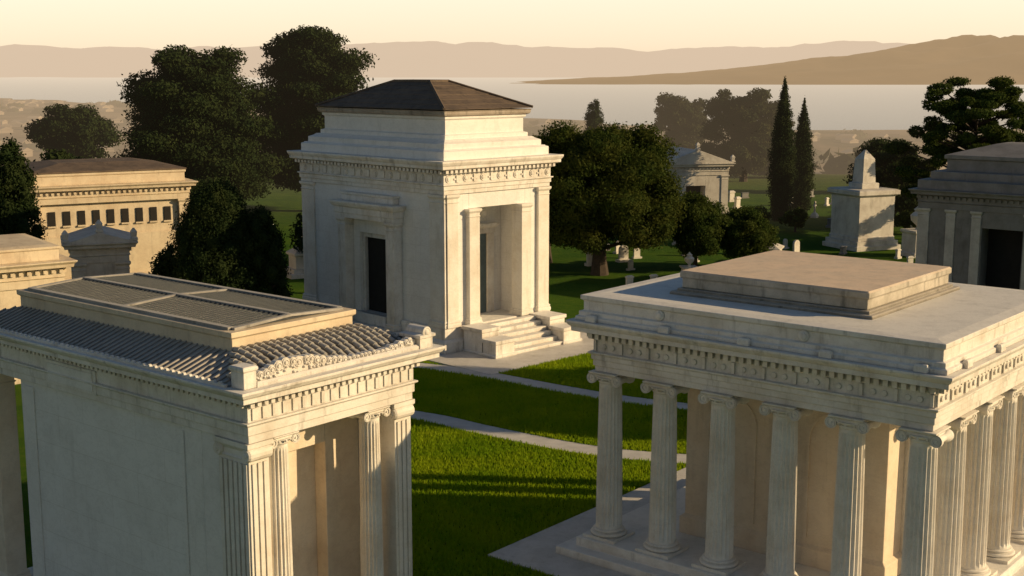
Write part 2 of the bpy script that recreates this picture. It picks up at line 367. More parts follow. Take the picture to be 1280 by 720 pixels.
# ================================================================== LEFT: tile roofed mausoleum
def mausoleum_left():
    rt = root('mausoleum', (-4.3, 20.2, -1.1), 50.4, 'white marble mausoleum with ribbed tile roof and Ionic columned porch', 'mausoleum')
    D = 1.1
    W, L = 3.8, 8.6
    zc = 3.8 + D; z0 = .3; LP = 7.2
    G().mould(0, W, 0, L, [(.25, -.1), (.25, .15), (.1, .155), (.1, .3)]).obj('stepped_platform', M_TRIM, rt)
    G().box(.08, W - .08, 1.3, LP, z0, zc).obj('wall', M_WALL, rt)
    for i, (x0, x1, y0, y1) in enumerate([(0, .42, .02, .80), (W - .42, W, .02, .80)]):
        g = G(); anta(g, x0, x1, y0, y1, z0, zc)
        for k in range(6):
            yy = y0 + .07 + k * .128
            xx = (x0 - .012) if i == 0 else (x1 + .012); g.box(xx - .018, xx + .018, yy - .04, yy + .04, z0 + .5, zc - .36)
        for k in range(3):
            xx = x0 + .09 + k * .12; g.box(xx - .035, xx + .035, y0 - .025, y0 + .01, z0 + .5, zc - .36)
        for yy in (y0 + .02, y1 - .02):
            g.lathe([(.03, -.05), (.05, -.03), (.1, -.035), (.12, 0), (.12, .45)], 14, T((x0 - .02, yy, zc - .2)) @ RY)
        g.obj('corner_pilaster', M_COL, rt, bevel=0)
    for xx in (0.03, W - .45): G().box(xx, xx + .42, .82, 1.298, z0, zc).obj('wall_return', M_WALL2, rt)
    G().box(.03, .079, 1.3, 1.75, z0 + .5, zc).obj('wall_strip', M_WALL2, rt)
    G().box(.055, .079, 1.85, 1.93, z0 + .5, zc - .12).obj('wall_strip', M_WALL2, rt)
    G().box(.055, .079, LP - .5, LP - .1, z0 + .5, zc - .12).obj('wall_strip', M_WALL2, rt)
    ms = column_meshes(zc - z0, .22, 'porch')
    for x in (.78, W - .85): column(rt, (x, .24, z0), ms, 0)
    for (a, b) in ((.46, 1.3), (W - 1.3, W - .46)): G().box(a, b, .95, 1.298, z0, zc).obj('porch_wall', M_CELLA, rt)
    G().box(1.3, W - 1.3, .95, 1.298, zc - .7, zc).obj('door_lintel', M_CELLA, rt)
    G().box(1.3, W - 1.3, 1.24, 1.297, z0, zc - .7).obj('door', M_CELLA, rt)
    for x in (0, W - .45): pil('rear_pier', M_CELLA, rt, x, x + .45, L - .5, L - .05, z0, zc)  # warm stone colour stands in for golden light on these piers
    G().mould(0, W, 0, L, [(.02, zc), (.02, zc + .14), (.05, zc + .145), (.05, zc + .3), (.1, zc + .33), (.1, zc + .36)]).obj('architrave', M_TRIM, rt)
    g = G().mould(0, W, 0, L, [(.03, zc + .36), (.03, zc + .62)])
    for i in range(18):
        g.box(.05 + i * .215, .16 + i * .215, -.055, -.02, zc + .39, zc + .59)
    g.box(-.06, -.02, 4.3, 6.0, zc + .12, zc + .58)
    g.obj('frieze', M_TRIM, rt, bevel=.006)
    G().box(-.075, -.058, 4.4, 5.9, zc + .18, zc + .52).obj('inscription_tablet', M_WALL2, rt, bevel=.004)
    G().mould(0, W, 0, L, [(.06, zc + .62), (.1, zc + .65), (.1, zc + .75)]).dentils(0, W, 0, L, .1, zc + .65, zc + .745, .08, .06, .07).obj('dentil_course', M_TRIM, rt, bevel=0)
    G().mould(0, W, 0, L, [(.2, zc + .75), (.38, zc + .79), (.38, zc + .87), (.42, zc + .9), (.46, zc + .96), (.46, zc + 1.0)]).obj('cornice', M_TRIM, rt, bevel=.008)
    zt = zc + 1.0
    G().mould(-.28, -.02, -.28, .04, [(0, zt), (0, zt + .28), (.025, zt + .30), (.025, zt + .35), (0, zt + .37)]).obj('parapet_block', M_TRIM, rt)
    RR = random.Random(3)
    g = G()
    def ch(x):
        t = x / W
        return .12 + .22 * math.exp(-((t - .22) / .2) ** 2) + .08 * math.exp(-((t - .93) / .1) ** 2)
    nseg = 20
    for i in range(nseg):
        a = .04 + (W - .08) * i / nseg; b = .04 + (W - .08) * (i + 1) / nseg; ha, hb_ = ch(a), ch(b)
        g.add([(a, -.2, zt), (b, -.2, zt), (b, -.08, zt), (a, -.08, zt), (a, -.19, zt + ha), (b, -.19, zt + hb_), (b, -.09, zt + hb_), (a, -.09, zt + ha)], [(3, 2, 1, 0), (4, 5, 6, 7), (0, 1, 5, 4), (1, 2, 6, 5), (2, 3, 7, 6), (3, 0, 4, 7)])
    x = .12
    while x < W - .1:
        h_ = ch(x); r_ = min(.10, .04 + h_ * .16) * RR.uniform(.8, 1.2)
        zc2 = zt + h_ - r_ * RR.uniform(.2, .9)
        g.lathe([(.008, .075), (r_ * .3, .07), (r_ * .38, .045), (r_ * .55, .06), (r_ * .75, .05), (r_ * .8, .03), (r_, .035), (r_, -.07)], 12, T((x, -.17, zc2)) @ RX)
        if h_ > .14:
            for q in range(4):
                xx = x + RR.uniform(-.07, .07); zz_ = zt + h_ * RR.uniform(.15, .7)
                g.lathe([(.006, .05), (.024, .035), (.034, 0)], 7, T((xx, -.185, zz_)) @ RX)
        x += r_ * RR.uniform(1.3, 2.0)
    g.mould(.05, W - .05, -.22, -.06, [(.06, zt), (.06, zt + .05), (.02, zt + .08)])
    g.obj('carved_crest', M_TRIM, rt, bevel=0, smooth=35)
    g = G()
    g.mould(W - .05, W + .28, -.3, .15, [(0, zt), (0, zt + .18), (.04, zt + .2), (.04, zt + .25), (-.03, zt + .28)])
    g.lathe([(.02, .05), (.05, .04), (.065, .02), (.09, .03), (.11, .02), (.115, -.4)], 16, T((W + .11, -.3, zt + .29)) @ RX)
    g.obj('corner_acroterion', M_TRIM, rt, bevel=0, smooth=35)
    ax0, ax1, ay0, ay1 = .55, W - .45, 1.05, L - .75
    e0 = .28
    zk0, zk1 = zt + .02, zt + .30
    g = G()
    g.add([(-e0, .1, zk0), (W + e0, .1, zk0), (W + e0, L + e0, zk0), (-e0, L + e0, zk0), (ax0, ay0, zk1), (ax1, ay0, zk1), (ax1, ay1, zk1), (ax0, ay1, zk1)],
          [(3, 2, 1, 0), (0, 1, 5, 4), (1, 2, 6, 5), (2, 3, 7, 6), (3, 0, 4, 7), (4, 5, 6, 7)])
    def rib(p, q, r=.022): g.tube(p, q, r, r, 8)
    for i in range(80):
        y = .25 + i * .16
        if y > L: break
        t = max(.05, min(1.0, (y - .1) / (ay0 - .1), (L + e0 - y) / (L + e0 - ay1)))
        xi = -e0 + (ax0 + e0) * t
        zz_ = zk0 + (zk1 - zk0) * t
        rib((-e0 - .03, y, zk0 + .012), (xi, y, zz_ + .012))
        rib((W + e0 + .03, y, zk0 + .012), (W + e0 - (W + e0 - ax1) * t, y, zz_ + .012))
    for i in range(40):
        x = -.08 + i * .165
        if x > W + .1: break
        x += RR.uniform(-.008, .008)
        t = max(.1, min(1.0, (x + e0) / (ax0 + e0), (W + e0 - x) / (W + e0 - ax1)))
        yi = .1 + (ay0 - .1) * t
        zz_ = zk0 + (zk1 - zk0) * t
        n = 6; y00 = RR.uniform(-.02, .08)
        pp = [(x, y00 + (yi - y00) * (k / n), zk0 + .02 + (zz_ - zk0 + .03) * math.sin(math.pi / 2 * (k / n)) ** .9 + RR.uniform(-.006, .006)) for k in range(n + 1)]
        for k in range(n): g.tube(pp[k], (pp[k + 1][0], pp[k + 1][1] + .015, pp[k + 1][2] - .008), .056, .048, 10)
    g.obj('tile_skirt_roof', M_TILE, rt, bevel=0, smooth=50)
    g = G()
    g.box(-e0 - .09, -e0 - .03, .1, L, zk0 - .02, zk0 + .03)
    for i in range(80):
        y = .25 + i * .16
        if y > L: break
        g.lathe([(.036, -.03), (.036, .02), (.02, .03)], 8, T((-e0 - .05, y, zk0 + .03)) @ RY)
    g.obj('antefix_row', M_TRIM, rt, bevel=0)
    G().mould(ax0, ax1, ay0, ay1, [(0, zk1 - .3), (0, zk1 + .22), (.05, zk1 + .25), (.05, zk1 + .34)]).obj('attic_wall', M_CREAM, rt)
    za = zk1 + .342; rise = .07; i0 = .14; rx = (ax0 + ax1) / 2
    g = G()
    g.add([(ax0 + i0, ay0 + i0, za), (ax1 - i0, ay0 + i0, za), (ax1 - i0, ay1 - i0, za), (ax0 + i0, ay1 - i0, za), (rx, ay0 + i0, za + rise), (rx, ay1 - i0, za + rise)],
          [(3, 2, 1, 0), (0, 1, 4), (1, 2, 5, 4), (2, 3, 5), (3, 0, 4, 5)])
    for i in range(90):
        y = ay0 + i0 + .08 + i * .14
        if y > ay1 - i0 - .04: break
        g.tube((ax0 + i0, y, za + .004), (rx, y, za + .004 + rise), .016, .016, 6)
        g.tube((ax1 - i0, y, za + .004), (rx, y, za + .004 + rise), .016, .016, 6)
    g.obj('upper_roof', M_PANEL, rt, bevel=0, smooth=50, label='low framed dark panel roof with fine ribs')
    g = G()
    g.box(rx - .05, rx + .05, ay0 + i0, ay1 - i0, za + rise - .03, za + rise + .035)
    for yy in (ay0 + i0, ay0 + i0 + 3.3, ay1 - i0):
        for xa in (ax0 + i0, ax1 - i0):
            g.add([(xa, yy - .045, za - .01), (xa, yy + .045, za - .01), (rx, yy + .045, za + rise - .01), (rx, yy - .045, za + rise - .01), (xa, yy - .045, za + .04), (xa, yy + .045, za + .04), (rx, yy + .045, za + rise + .03), (rx, yy - .045, za + rise + .03)], [(3, 2, 1, 0), (4, 5, 6, 7), (0, 1, 5, 4), (1, 2, 6, 5), (2, 3, 7, 6), (3, 0, 4, 7)])
    for xx in (ax0 + i0, ax1 - i0): g.box(xx - .07, xx + .05, ay0 + i0 + .047, ay1 - i0 - .047, za - .01, za + .05)
    g.obj('roof_border_stones', M_TILE, rt, bevel=0)
mausoleum_left()

# ================================================================== CENTRE: tall mausoleum
def mausoleum_centre():
    rt = root('mausoleum', (-2.35, 44.2, 0), 44.4, 'tall white marble mausoleum with stepped attic, dark roof and steps', 'mausoleum')
    W, L = 5.1, 8.3; z0 = .9; zc = 5.6
    G().mould(0, W, 0, L, [(.28, 0), (.28, .4), (.22, .45), (.14, .5), (.14, .8), (.1, .9)]).obj('plinth', M_TRIM, rt)
    D0, D1 = 3.1, 4.8; yb = 1.3
    g = G()
    g.box(.5, W, yb, L, z0, zc); g.box(0, .498, yb, D0, z0, zc); g.box(0, .498, D1, L, z0, zc); g.box(0, .498, D0, D1, 3.9, zc)
    g.box(0, 1.15, 0, yb - .002, z0, zc); g.box(W - 1.15, W, 0, yb - .002, z0, zc); g.box(1.152, W - 1.152, 0, yb - .002, 5.05, zc)
    g.obj('wall', M_WALL, rt)
    for (a, b) in ((-.07, .72), (L - .72, L + .07)):
        pil('corner_pilaster', M_COL, rt, -.07, .01, a, b, z0, zc - .001)
        pil('corner_pilaster', M_COL, rt, W - .01, W + .07, a, b, z0, zc - .001)
    for (a, b) in ((.03, .55), (W - .55, W - .03)): pil('corner_pilaster', M_COL, rt, a, b, -.12, .01, z0, zc - .001)
    for a in (1.0, W - 1.5): pil('porch_pier', M_COL, rt, a, a + .5, -.2, .34, z0, 5.049)
    cx = W / 2
    g = G()
    g.box(cx - .95, cx - .62, yb - .12, yb - .002, z0, 3.9); g.box(cx + .62, cx + .95, yb - .12, yb - .002, z0, 3.9)
    g.mould(cx - .95, cx + .95, yb - .15, yb - .002, [(.02, 3.9), (.02, 4.1), (.08, 4.13), (.14, 4.22), (.14, 4.28)])
    g.mould(cx - .8, cx + .8, yb - .08, yb - .002, [(0, 4.36), (0, 4.92)])
    for q in (-.5, 0, .5): g.lathe([(.02, .08), (.12, .06), (.14, .03), (.19, .04), (.2, 0)], 16, T((cx + q, yb - .07, 4.64)) @ RX)
    g.obj('door_surround', M_TRIM, rt)
    d = G(); d.box(cx - .62, cx + .62, yb - .04, yb - .004, z0, 3.9)
    for sx in (-.31, .31):
        for k in range(3): d.mould(cx + sx - .2, cx + sx + .2, yb - .055, yb - .038, [(0, z0 + .2 + k * .93), (0, z0 + .95 + k * .93)])
    d.obj('door', M_BRONZE, rt)
    g = G()
    for a in (D0 - .8, D1 + .35): anta(g, -.42, -.002, a, a + .45, .5, 4.45)
    g.mould(-.42, -.002, D0 - .85, D1 + .85, [(.04, 4.45), (.04, 4.62), (.07, 4.63), (.07, 4.85), (.14, 4.9), (.2, 5.02), (.2, 5.08)])
    g.mould(-.3, -.002, D0 - .65, D1 + .65, [(.0, 5.08), (.0, 5.3), (.05, 5.33), (.05, 5.4)])
    g.box(-.7, 0, D0 - 1.1, D1 + 1.1, 0, .495); g.box(-.2, 0, D0, D1, .5, .9)
    g.obj('side_portico', M_TRIM, rt)
    G().box(.3, .45, D0, D1, .9, 3.9).obj('side_door', M_DARK, rt)
    g = G()
    for yy in (D0, D1 - .15): g.box(.12, .28, yy, yy + .15, .9, 3.9)
    g.box(.12, .28, D0 + .15, D1 - .15, 3.72, 3.9); g.obj('side_door_frame', M_TRIM, rt)
    G().mould(0, W, 0, L, [(.08, zc), (.08, zc + .15), (.12, zc + .155), (.12, zc + .3), (.18, zc + .33), (.18, zc + .37)]).obj('architrave', M_TRIM, rt)
    g = G().mould(0, W, 0, L, [(.1, zc + .37), (.1, zc + .72)])
    for i in range(20):
        y = .15 + i * .44; k = i % 4
        if y < L - .1:
            if k in (0, 2): g.lathe([(.01, -.06), (.07, -.05), (.08, -.02), (.12, -.03), (.13, 0)], 12, T((-.1, y, zc + .545)) @ RY)
            else: g.box(-.14, -.09, y - .12, y + .12, zc + .42, zc + .66)
    for i in range(13):
        x = .1 + i * .41
        if x < W:
            if i % 2 == 0: g.lathe([(.01, .06), (.07, .05), (.08, .02), (.12, .03), (.13, 0)], 12, T((x, -.1, zc + .545)) @ RX)
            else: g.box(x - .05, x + .05, -.14, -.09, zc + .42, zc + .66); g.box(x - .15, x + .15, -.13, -.09, zc + .5, zc + .56)
    g.obj('frieze', M_TRIM, rt, bevel=0)
    G().mould(0, W, 0, L, [(.14, zc + .72), (.2, zc + .75), (.2, zc + .86)]).dentils(0, W, 0, L, .2, zc + .75, zc + .855, .12, .09, .09).obj('dentil_course', M_TRIM, rt, bevel=0)
    G().mould(0, W, 0, L, [(.26, zc + .86), (.38, zc + .9), (.38, zc + 1.0), (.41, zc + 1.04), (.45, zc + 1.12), (.45, zc + 1.18)]).obj('cornice', M_TRIM, rt)
    z = zc + 1.18
    G().mould(0, W, 0, L, [(.05, z), (.05, z + .3), (-.02, z + .33), (-.05, z + .36), (-.15, z + .362), (-.15, z + .55), (-.3, z + .62), (-.38, z + .68), (-.5, z + .682), (-.5, z + .82), (-.62, z + .86), (-.62, z + 1.35), (-.55, z + 1.4), (-.55, z + 1.48)]).obj('attic', M_WALL2, rt)
    G().mould(0, W, 0, L, [(-.52, z + 1.48), (-.44, z + 1.52), (-.42, z + 1.58), (-.42, z + 1.64), (-.38, z + 1.68)]).obj('attic_cornice', M_ROOFST, rt)
    g = G(); zr = z + 1.68; tz = 9.42; e = .37
    n = 6; vv = []; ff = []
    x0, x1, y0, y1 = e, W - e, e, L - e; tx, ty = .45, 1.0
    for k in range(n + 1):
        for s in (0, 1):
            t = k / n; zz_ = zr + .04 + (tz - zr) * t + (.015 if s == 1 and k < n else 0)
            if k == n and s: continue
            a = x0 + (W / 2 - tx - x0) * t; b = x1 + (W / 2 + tx - x1) * t
            c = y0 + (L / 2 - ty - y0) * t; d = y1 + (L / 2 + ty - y1) * t
            vv += [(a, c, zz_), (b, c, zz_), (b, d, zz_), (a, d, zz_)]
    kk = len(vv) // 4
    ff.append((3, 2, 1, 0)); ff.append((4 * kk - 4, 4 * kk - 3, 4 * kk - 2, 4 * kk - 1))
    for i in range(kk - 1):
        for j in range(4): ff.append((4 * i + j, 4 * i + (j + 1) % 4, 4 * i + 4 + (j + 1) % 4, 4 * i + 4 + j))
    g.add(vv, ff)
    for (sx, sy) in ((0, 0), (1, 0), (0, 1), (1, 1)):
        g.tube(((x0, x1)[sx], (y0, y1)[sy], zr + .07), (W / 2 + (-tx, tx)[sx], L / 2 + (-ty, ty)[sy], tz + .06), .05, .05, 6)
    g.mould(W / 2 - tx, W / 2 + tx, L / 2 - ty, L / 2 + ty, [(.06, tz + .0), (.06, tz + .08), (0, tz + .1)])
    g.obj('hipped_roof', M_SLATE, rt, bevel=0)
    g = G(); n = 6
    for i in range(n): g.box(1.42, W - 1.12, -.3 - (n - i) * .28, -.29, i * .15 + (0 if i == 0 else .001), (i + 1) * .15)
    g.obj('steps', M_TRIM, rt)
    for a, b in ((.6, 1.4), (W - 1.1, W - .3)):
        G().mould(a, b, -1.25, -.3, [(0.05, 0), (.05, .1), (0, .12), (0, .8), (.05, .83), (.05, .95)]).obj('stair_cheek_wall', M_TRIM, rt)
        G().mould(a - .05, b + .05, -2.0, -1.35, [(0.06, 0), (.06, .12), (0, .15), (0, .5), (.05, .53), (.05, .64)]).obj('stair_pedestal', M_TRIM, rt)
mausoleum_centre()

# ================================================================== generic background mausoleums
def small_mausoleum(label, loc, rot, W, D, h, roof='hip', openings='door', mat=M_CREAM, rmat=M_ROOFST, cmat=None, doorw=.7):
    cmat = cmat or mat
    rt = root('mausoleum', loc, rot, label, 'mausoleum')
    G().mould(0, W, 0, D, [(.3, -.6), (.3, .2), (.15, .22), (.15, .45), (.05, .5)]).obj('plinth', mat, rt)
    g = G()
    if openings in ('door', 'columns'):
        a, b = W / 2 - doorw, W / 2 + doorw
        g.box(0, W, .9, D, .5, h)
        g.box(0, a, 0, .898, .5, h) if openings == 'door' else g.box(0, .5, 0, .898, .5, h)
        g.box(b, W, 0, .898, .5, h) if openings == 'door' else g.box(W - .5, W, 0, .898, .5, h)
        if openings == 'door': g.box(a, b, 0, .898, h - .7, h)
    else:
        g.box(.15, W - .15, .15, D - .15, .5, h)
    g.obj('wall', mat, rt)
    if openings in ('door', 'columns'):
        G().box(W / 2 - doorw, W / 2 + doorw, .84, .899, .5, h - .7).obj('door', M_DARK, rt)
    for x0 in (-.04, W - .46): pil('pilaster', cmat, rt, x0, x0 + .5, -.05, .1, .5, h - .002)
    for y0 in (-.04, D - .46): pil('pilaster', cmat, rt, -.05, .05, y0, y0 + .5, .5, h - .002)
    n = max(1, int(D / 1.4))
    for i in range(1, n): pil('pilaster', cmat, rt, -.05, .05, D * i / n - .15, D * i / n + .15, .5, h - .002)
    if openings == 'door' and W > 5:
        for x in (1.2, 2.3, W - 2.7, W - 1.6): pil('pilaster', cmat, rt, x, x + .4, -.05, .1, .5, h - .002)
    if openings == 'windows':
        n = int(W / .62)
        for i in range(n):
            x = W * (i + .5) / n
            G().box(x - .16, x + .16, .1, .148, h - 1.0, h - .35).obj('window', M_DARK, rt)
            G().box(x - .2, x + .2, .06, .147, h - 1.08, h - 1.0).obj('sill', mat, rt)
        G().box(.1, W - .1, .05, .149, .5, h - 1.5).obj('lower_wall_band', mat, rt)
    if openings == 'columns':
        cm = column_meshes(h - .5, .2, label[:6] + str(int(W * 10)))
        n = int(W / 1.1)
        for i in range(1, n): column(rt, (W * i / n, .2, .5), cm)
    G().mould(0, W, 0, D, [(.05, h), (.05, h + .25), (.1, h + .28), (.07, h + .3), (.07, h + .55), (.15, h + .6)]).dentils(0, W, 0, D, .07, h + .42, h + .54, .12, .12, .08).obj('entablature', mat, rt, bevel=0)
    G().mould(0, W, 0, D, [(.3, h + .6), (.32, h + .7), (.4, h + .78), (.4, h + .82)]).obj('cornice', mat, rt)
    z = h + .82
    if roof == 'low':
        G().mould(0, W, 0, D, [(-.1, z), (-.1, z + .4), (-.05, z + .45), (-.05, z + .55)]).obj('attic', mat, rt)
        G().mould(0, W, 0, D, [(-.02, z + .552), (-.02, z + .62), (-1.6, z + .9), (-1.7, z + .92)]).obj('roof', rmat, rt)
    elif roof == 'flat':
        G().mould(0, W, 0, D, [(-.05, z), (-.05, z + .35), (0, z + .38), (0, z + .45), (-.3, z + .5)]).obj('roof', rmat, rt)
    elif roof == 'step':
        G().mould(0, W, 0, D, [(.1, z), (.1, z + .4), (-.3, z + .42), (-.3, z + .75), (-.8, z + .77), (-.8, z + 1.25), (-.7, z + 1.3), (-.7, z + 1.45), (-min(W, D) * .38, z + 1.9), (-min(W, D) * .42, z + 1.95)]).obj('roof', rmat, rt)
    else:
        G().prism([(-.35, z), (W + .35, z), (W / 2, z + W * .2)], -.35, D + .35).obj('roof', rmat, rt)
        for x in (-.25, W / 2, W + .25):
            zz_ = z + (W * .2 if abs(x - W / 2) < .1 else .05)
            G().mould(x - .15, x + .15, -.35, -.05, [(0, zz_), (0, zz_ + .1), (-.05, zz_ + .12), (-.02, zz_ + .35), (-.12, zz_ + .5)]).obj('acroterion', mat, rt)
    return rt

small_mausoleum('cream stone mausoleum with dark low roof and small windows', (-21.6, 57, 0), 30, 7.2, 6.0, 3.9, 'low', 'windows', M_CREAM, M_SLATE)
small_mausoleum('sunlit cream stone mausoleum with flat cornice roof', (-16.9, 39.2, 0), 36, 2.9, 4.0, 3.0, 'flat', 'door', M_CREAM, M_CREAM)
small_mausoleum('small gabled tomb house among dark trees', (-17.4, 50.2, 0), 20, 2.1, 2.4, 2.3, 'gable', 'door', M_HEAD, M_HEAD)
small_mausoleum('granite mausoleum with pale pilasters, dark doorway and stepped roof', (17.7, 55.4, 0), -39.6, 7.2, 6, 4.0, 'step', 'door', M_GREY, M_GREY, M_HEAD, .85)
small_mausoleum('pale gabled mausoleum with ornate front behind the trees', (10.2, 86, 0), 14, 4.6, 5, 2.9, 'gable', 'door', M_HEAD, M_HEAD)

def monument():
    rt = root('pedestal_monument', (19.8, 72, 0), 24, 'pale stone square block monument with overhanging cap and obelisk', 'monument')
    G().mould(-1.35, 1.35, -1.35, 1.35, [(.18, 0), (.18, .25), (.06, .27), (.06, .5)]).obj('stepped_base', M_HEAD, rt)
    G().mould(-1.22, 1.22, -1.22, 1.22, [(.05, .5), (.05, .7), (0, .75), (0, 2.95), (.05, 3.0), (.2, 3.08), (.2, 3.3), (.05, 3.36)]).obj('die_block', M_HEAD, rt)
    G().mould(-.45, .45, -.45, .45, [(.14, 3.36), (.14, 3.66), (0, 3.7), (-.06, 5.0), (-.4, 5.5)]).obj('obelisk', M_HEAD, rt)
monument()
def urn_monument(loc, s=1.0, label='white urn on a square pedestal among graves'):
    rt = root('urn_monument', loc, R.uniform(0, 60), label, 'monument')
    G().mould(-.55 * s, .55 * s, -.55 * s, .55 * s, [(.12, 0), (.12, .2), (0, .25), (0, 1.1 * s), (.08, 1.2 * s), (.08, 1.3 * s)]).obj('pedestal', M_HEAD, rt)
    G().lathe([(.2 * s, 1.3 * s), (.1 * s, 1.42 * s), (.12 * s, 1.5 * s), (.38 * s, 1.75 * s), (.42 * s, 2.0 * s), (.3 * s, 2.12 * s), (.2 * s, 2.2 * s), (.27 * s, 2.3 * s), (.12 * s, 2.42 * s), (.02, 2.55 * s)], 20).obj('urn', M_HEAD, rt, bevel=0, smooth=50)
urn_monument((21.9, 68.5, 0), 1.1); urn_monument((8.4, 60.0, 0), .55)
def sarcophagus(loc, rot, s=1):
    rt = root('sarcophagus', loc, rot, 'low white marble tomb chest on stepped base', 'tomb')
    G().mould(-1.1 * s, 1.1 * s, -.6 * s, .6 * s, [(.3, 0), (.3, .2), (.1, .22), (.1, .4)]).obj('base', M_HEAD, rt)
    G().mould(-1.0 * s, 1.0 * s, -.5 * s, .5 * s, [(0, .4), (0, 1.0 * s), (.1, 1.05 * s), (.1, 1.15 * s), (-.25, 1.4 * s)]).obj('chest', M_HEAD, rt)
sarcophagus((13.6, 66, 0), 70, .7); sarcophagus((-9.8, 62, 0), 30, 1)

def hs_meshes():
    out = []
    pts = [(-.3, 0), (.3, 0)] + [(.3 * math.cos(math.pi * i / 10), .75 + .25 * math.sin(math.pi * i / 10)) for i in range(11)]
    g = G().prism(pts, -.07, .07); g.box(-.42, .42, -.2, .2, -.1, .15); out.append(g.mesh('rounded_headstone', M_HEAD))
    g = G().mould(-.3, .3, -.12, .12, [(.1, -.1), (.1, .2), (0, .22), (0, .8), (.05, .85), (.05, .95), (-.08, 1.05)]); out.append(g.mesh('block_headstone', M_HEAD))
    g = G().mould(-.22, .22, -.22, .22, [(.2, -.1), (.2, .2), (.08, .22), (.08, .55), (0, .6), (-.08, 2.0), (-.22, 2.25)]); out.append(g.mesh('obelisk_headstone', M_HEAD))
    g = G().mould(-.25, .25, -.2, .2, [(.1, -.1), (.1, .2), (0, .4), (-.08, .5)]); g.box(-.08, .08, -.07, .07, .5, 1.6); g.box(-.35, -.081, -.065, .065, 1.1, 1.26); g.box(.081, .35, -.065, .065, 1.1, 1.26); out.append(g.mesh('cross_headstone', M_HEAD))
    g = G().mould(-.45, .45, -.16, .16, [(.08, -.1), (.08, .15), (0, .2), (0, .6), (.04, .63), (.04, .7)]); out.append(g.mesh('slab_headstone', M_GREY))
    return out
HS = hs_meshes()
HSL = ['pale headstone with rounded top standing on grass', 'square marble headstone with capped top on grass', 'small pale obelisk grave marker on grass', 'stone cross grave marker on grass', 'low grey slab headstone on grass']
placed = []
def scatter(x0, x1, y0, y1, n, gap=1.15):
    k = 0; tries = 0
    while k < n and tries < 6000:
        tries += 1
        x = R.uniform(x0, x1); y = R.uniform(y0, y1)
        if any((x - a) ** 2 + (y - b) ** 2 < c * c for a, b, c in placed): continue
        placed.append((x, y, gap)); k += 1
        i = R.choice([0, 0, 0, 0, 1, 1, 1, 4, 4, 4, 3, 2]); s = R.uniform(.5, .9)
        o = put('headstone', HS[i], None, (x, y, gz(x, y)), math.radians(R.uniform(20, 60)), s)
        o.rotation_euler[0] = R.uniform(-.03, .03)
        o['label'] = HSL[i]; o['category'] = 'headstone'; o['group'] = 'headstones in the cemetery lawn'
placed += [(20, 72, 3.2), (12, 88, 4.5), (21.9, 68.5, 1.5), (3.2, 54.6, 3), (4, 62, 2), (23, 56, 8), (8.4, 60.0, 1.2), (-18.5, 62, 6), (13.6, 66, 1.8), (9.2, 63.5, 1.8), (11.8, 64.3, 1.8)]
scatter(4, 16, 57, 76, 20); scatter(12, 36, 64, 102, 76, 1.0); scatter(-14, -5, 56, 72, 14); scatter(-26, -9, 46, 56, 8); scatter(0, 12, 76, 96, 14); scatter(-30, -8, 76, 100, 12)

# ================================================================== trees
def leaves(P, size, nrm=None):
    n = len(P)
    d = NR.normal(size=(n, 3)); d /= np.linalg.norm(d, axis=1)[:, None]
    if nrm is not None:
        d = d + nrm * 1.1; d /= np.linalg.norm(d, axis=1)[:, None]
    a = np.cross(d, NR.normal(size=(n, 3))); a /= np.linalg.norm(a, axis=1)[:, None]
    b = np.cross(d, a)
    s = size * NR.uniform(.6, 1.3, (n, 1))
    return np.stack([P - a * s, P - b * s * .45, P + a * s, P + b * s * .45 + d * s * .15], 1).reshape(-1, 3)
def crown_mesh(name, clumps, size, dens, mat, core=.62):
    Vs = []
    for (cx, cy, cz, rx, ry, rz) in clumps:
        n = int(dens * (rx * ry + rx * rz + ry * rz))
        d = NR.normal(size=(n, 3)); d /= np.linalg.norm(d, axis=1)[:, None]
        rad = NR.uniform(.55, 1.0, (n, 1)) ** .6 * (1 + .12 * NR.normal(size=(n, 1)))
        P = np.array([cx, cy, cz]) + d * rad * np.array([rx, ry, rz])
        Vs.append(leaves(P, size, d))
    V = np.concatenate(Vs); nq = len(V) // 4
    F = np.arange(nq * 4).reshape(-1, 4)
    verts = V.tolist(); faces = F.tolist()
    if core:
        bm = bmesh.new(); bmesh.ops.create_icosphere(bm, subdivisions=2, radius=1)
        iv = [v.co.copy() for v in bm.verts]; iff = [[v.index for v in f.verts] for f in bm.faces]; bm.free()
        for (cx, cy, cz, rx, ry, rz) in clumps:
            o = len(verts)
            for v in iv:
                k = core * (1 + .35 * noise.noise(v * 2.3 + Vector((cx, cy, cz))))
                verts.append([cx + v.x * rx * k, cy + v.y * ry * k, cz + v.z * rz * k])
            faces += [[i + o for i in f] for f in iff]
    me = bpy.data.meshes.new(name); me.from_pydata(verts, [], faces); me.update(); me.materials.append(mat)
    return me
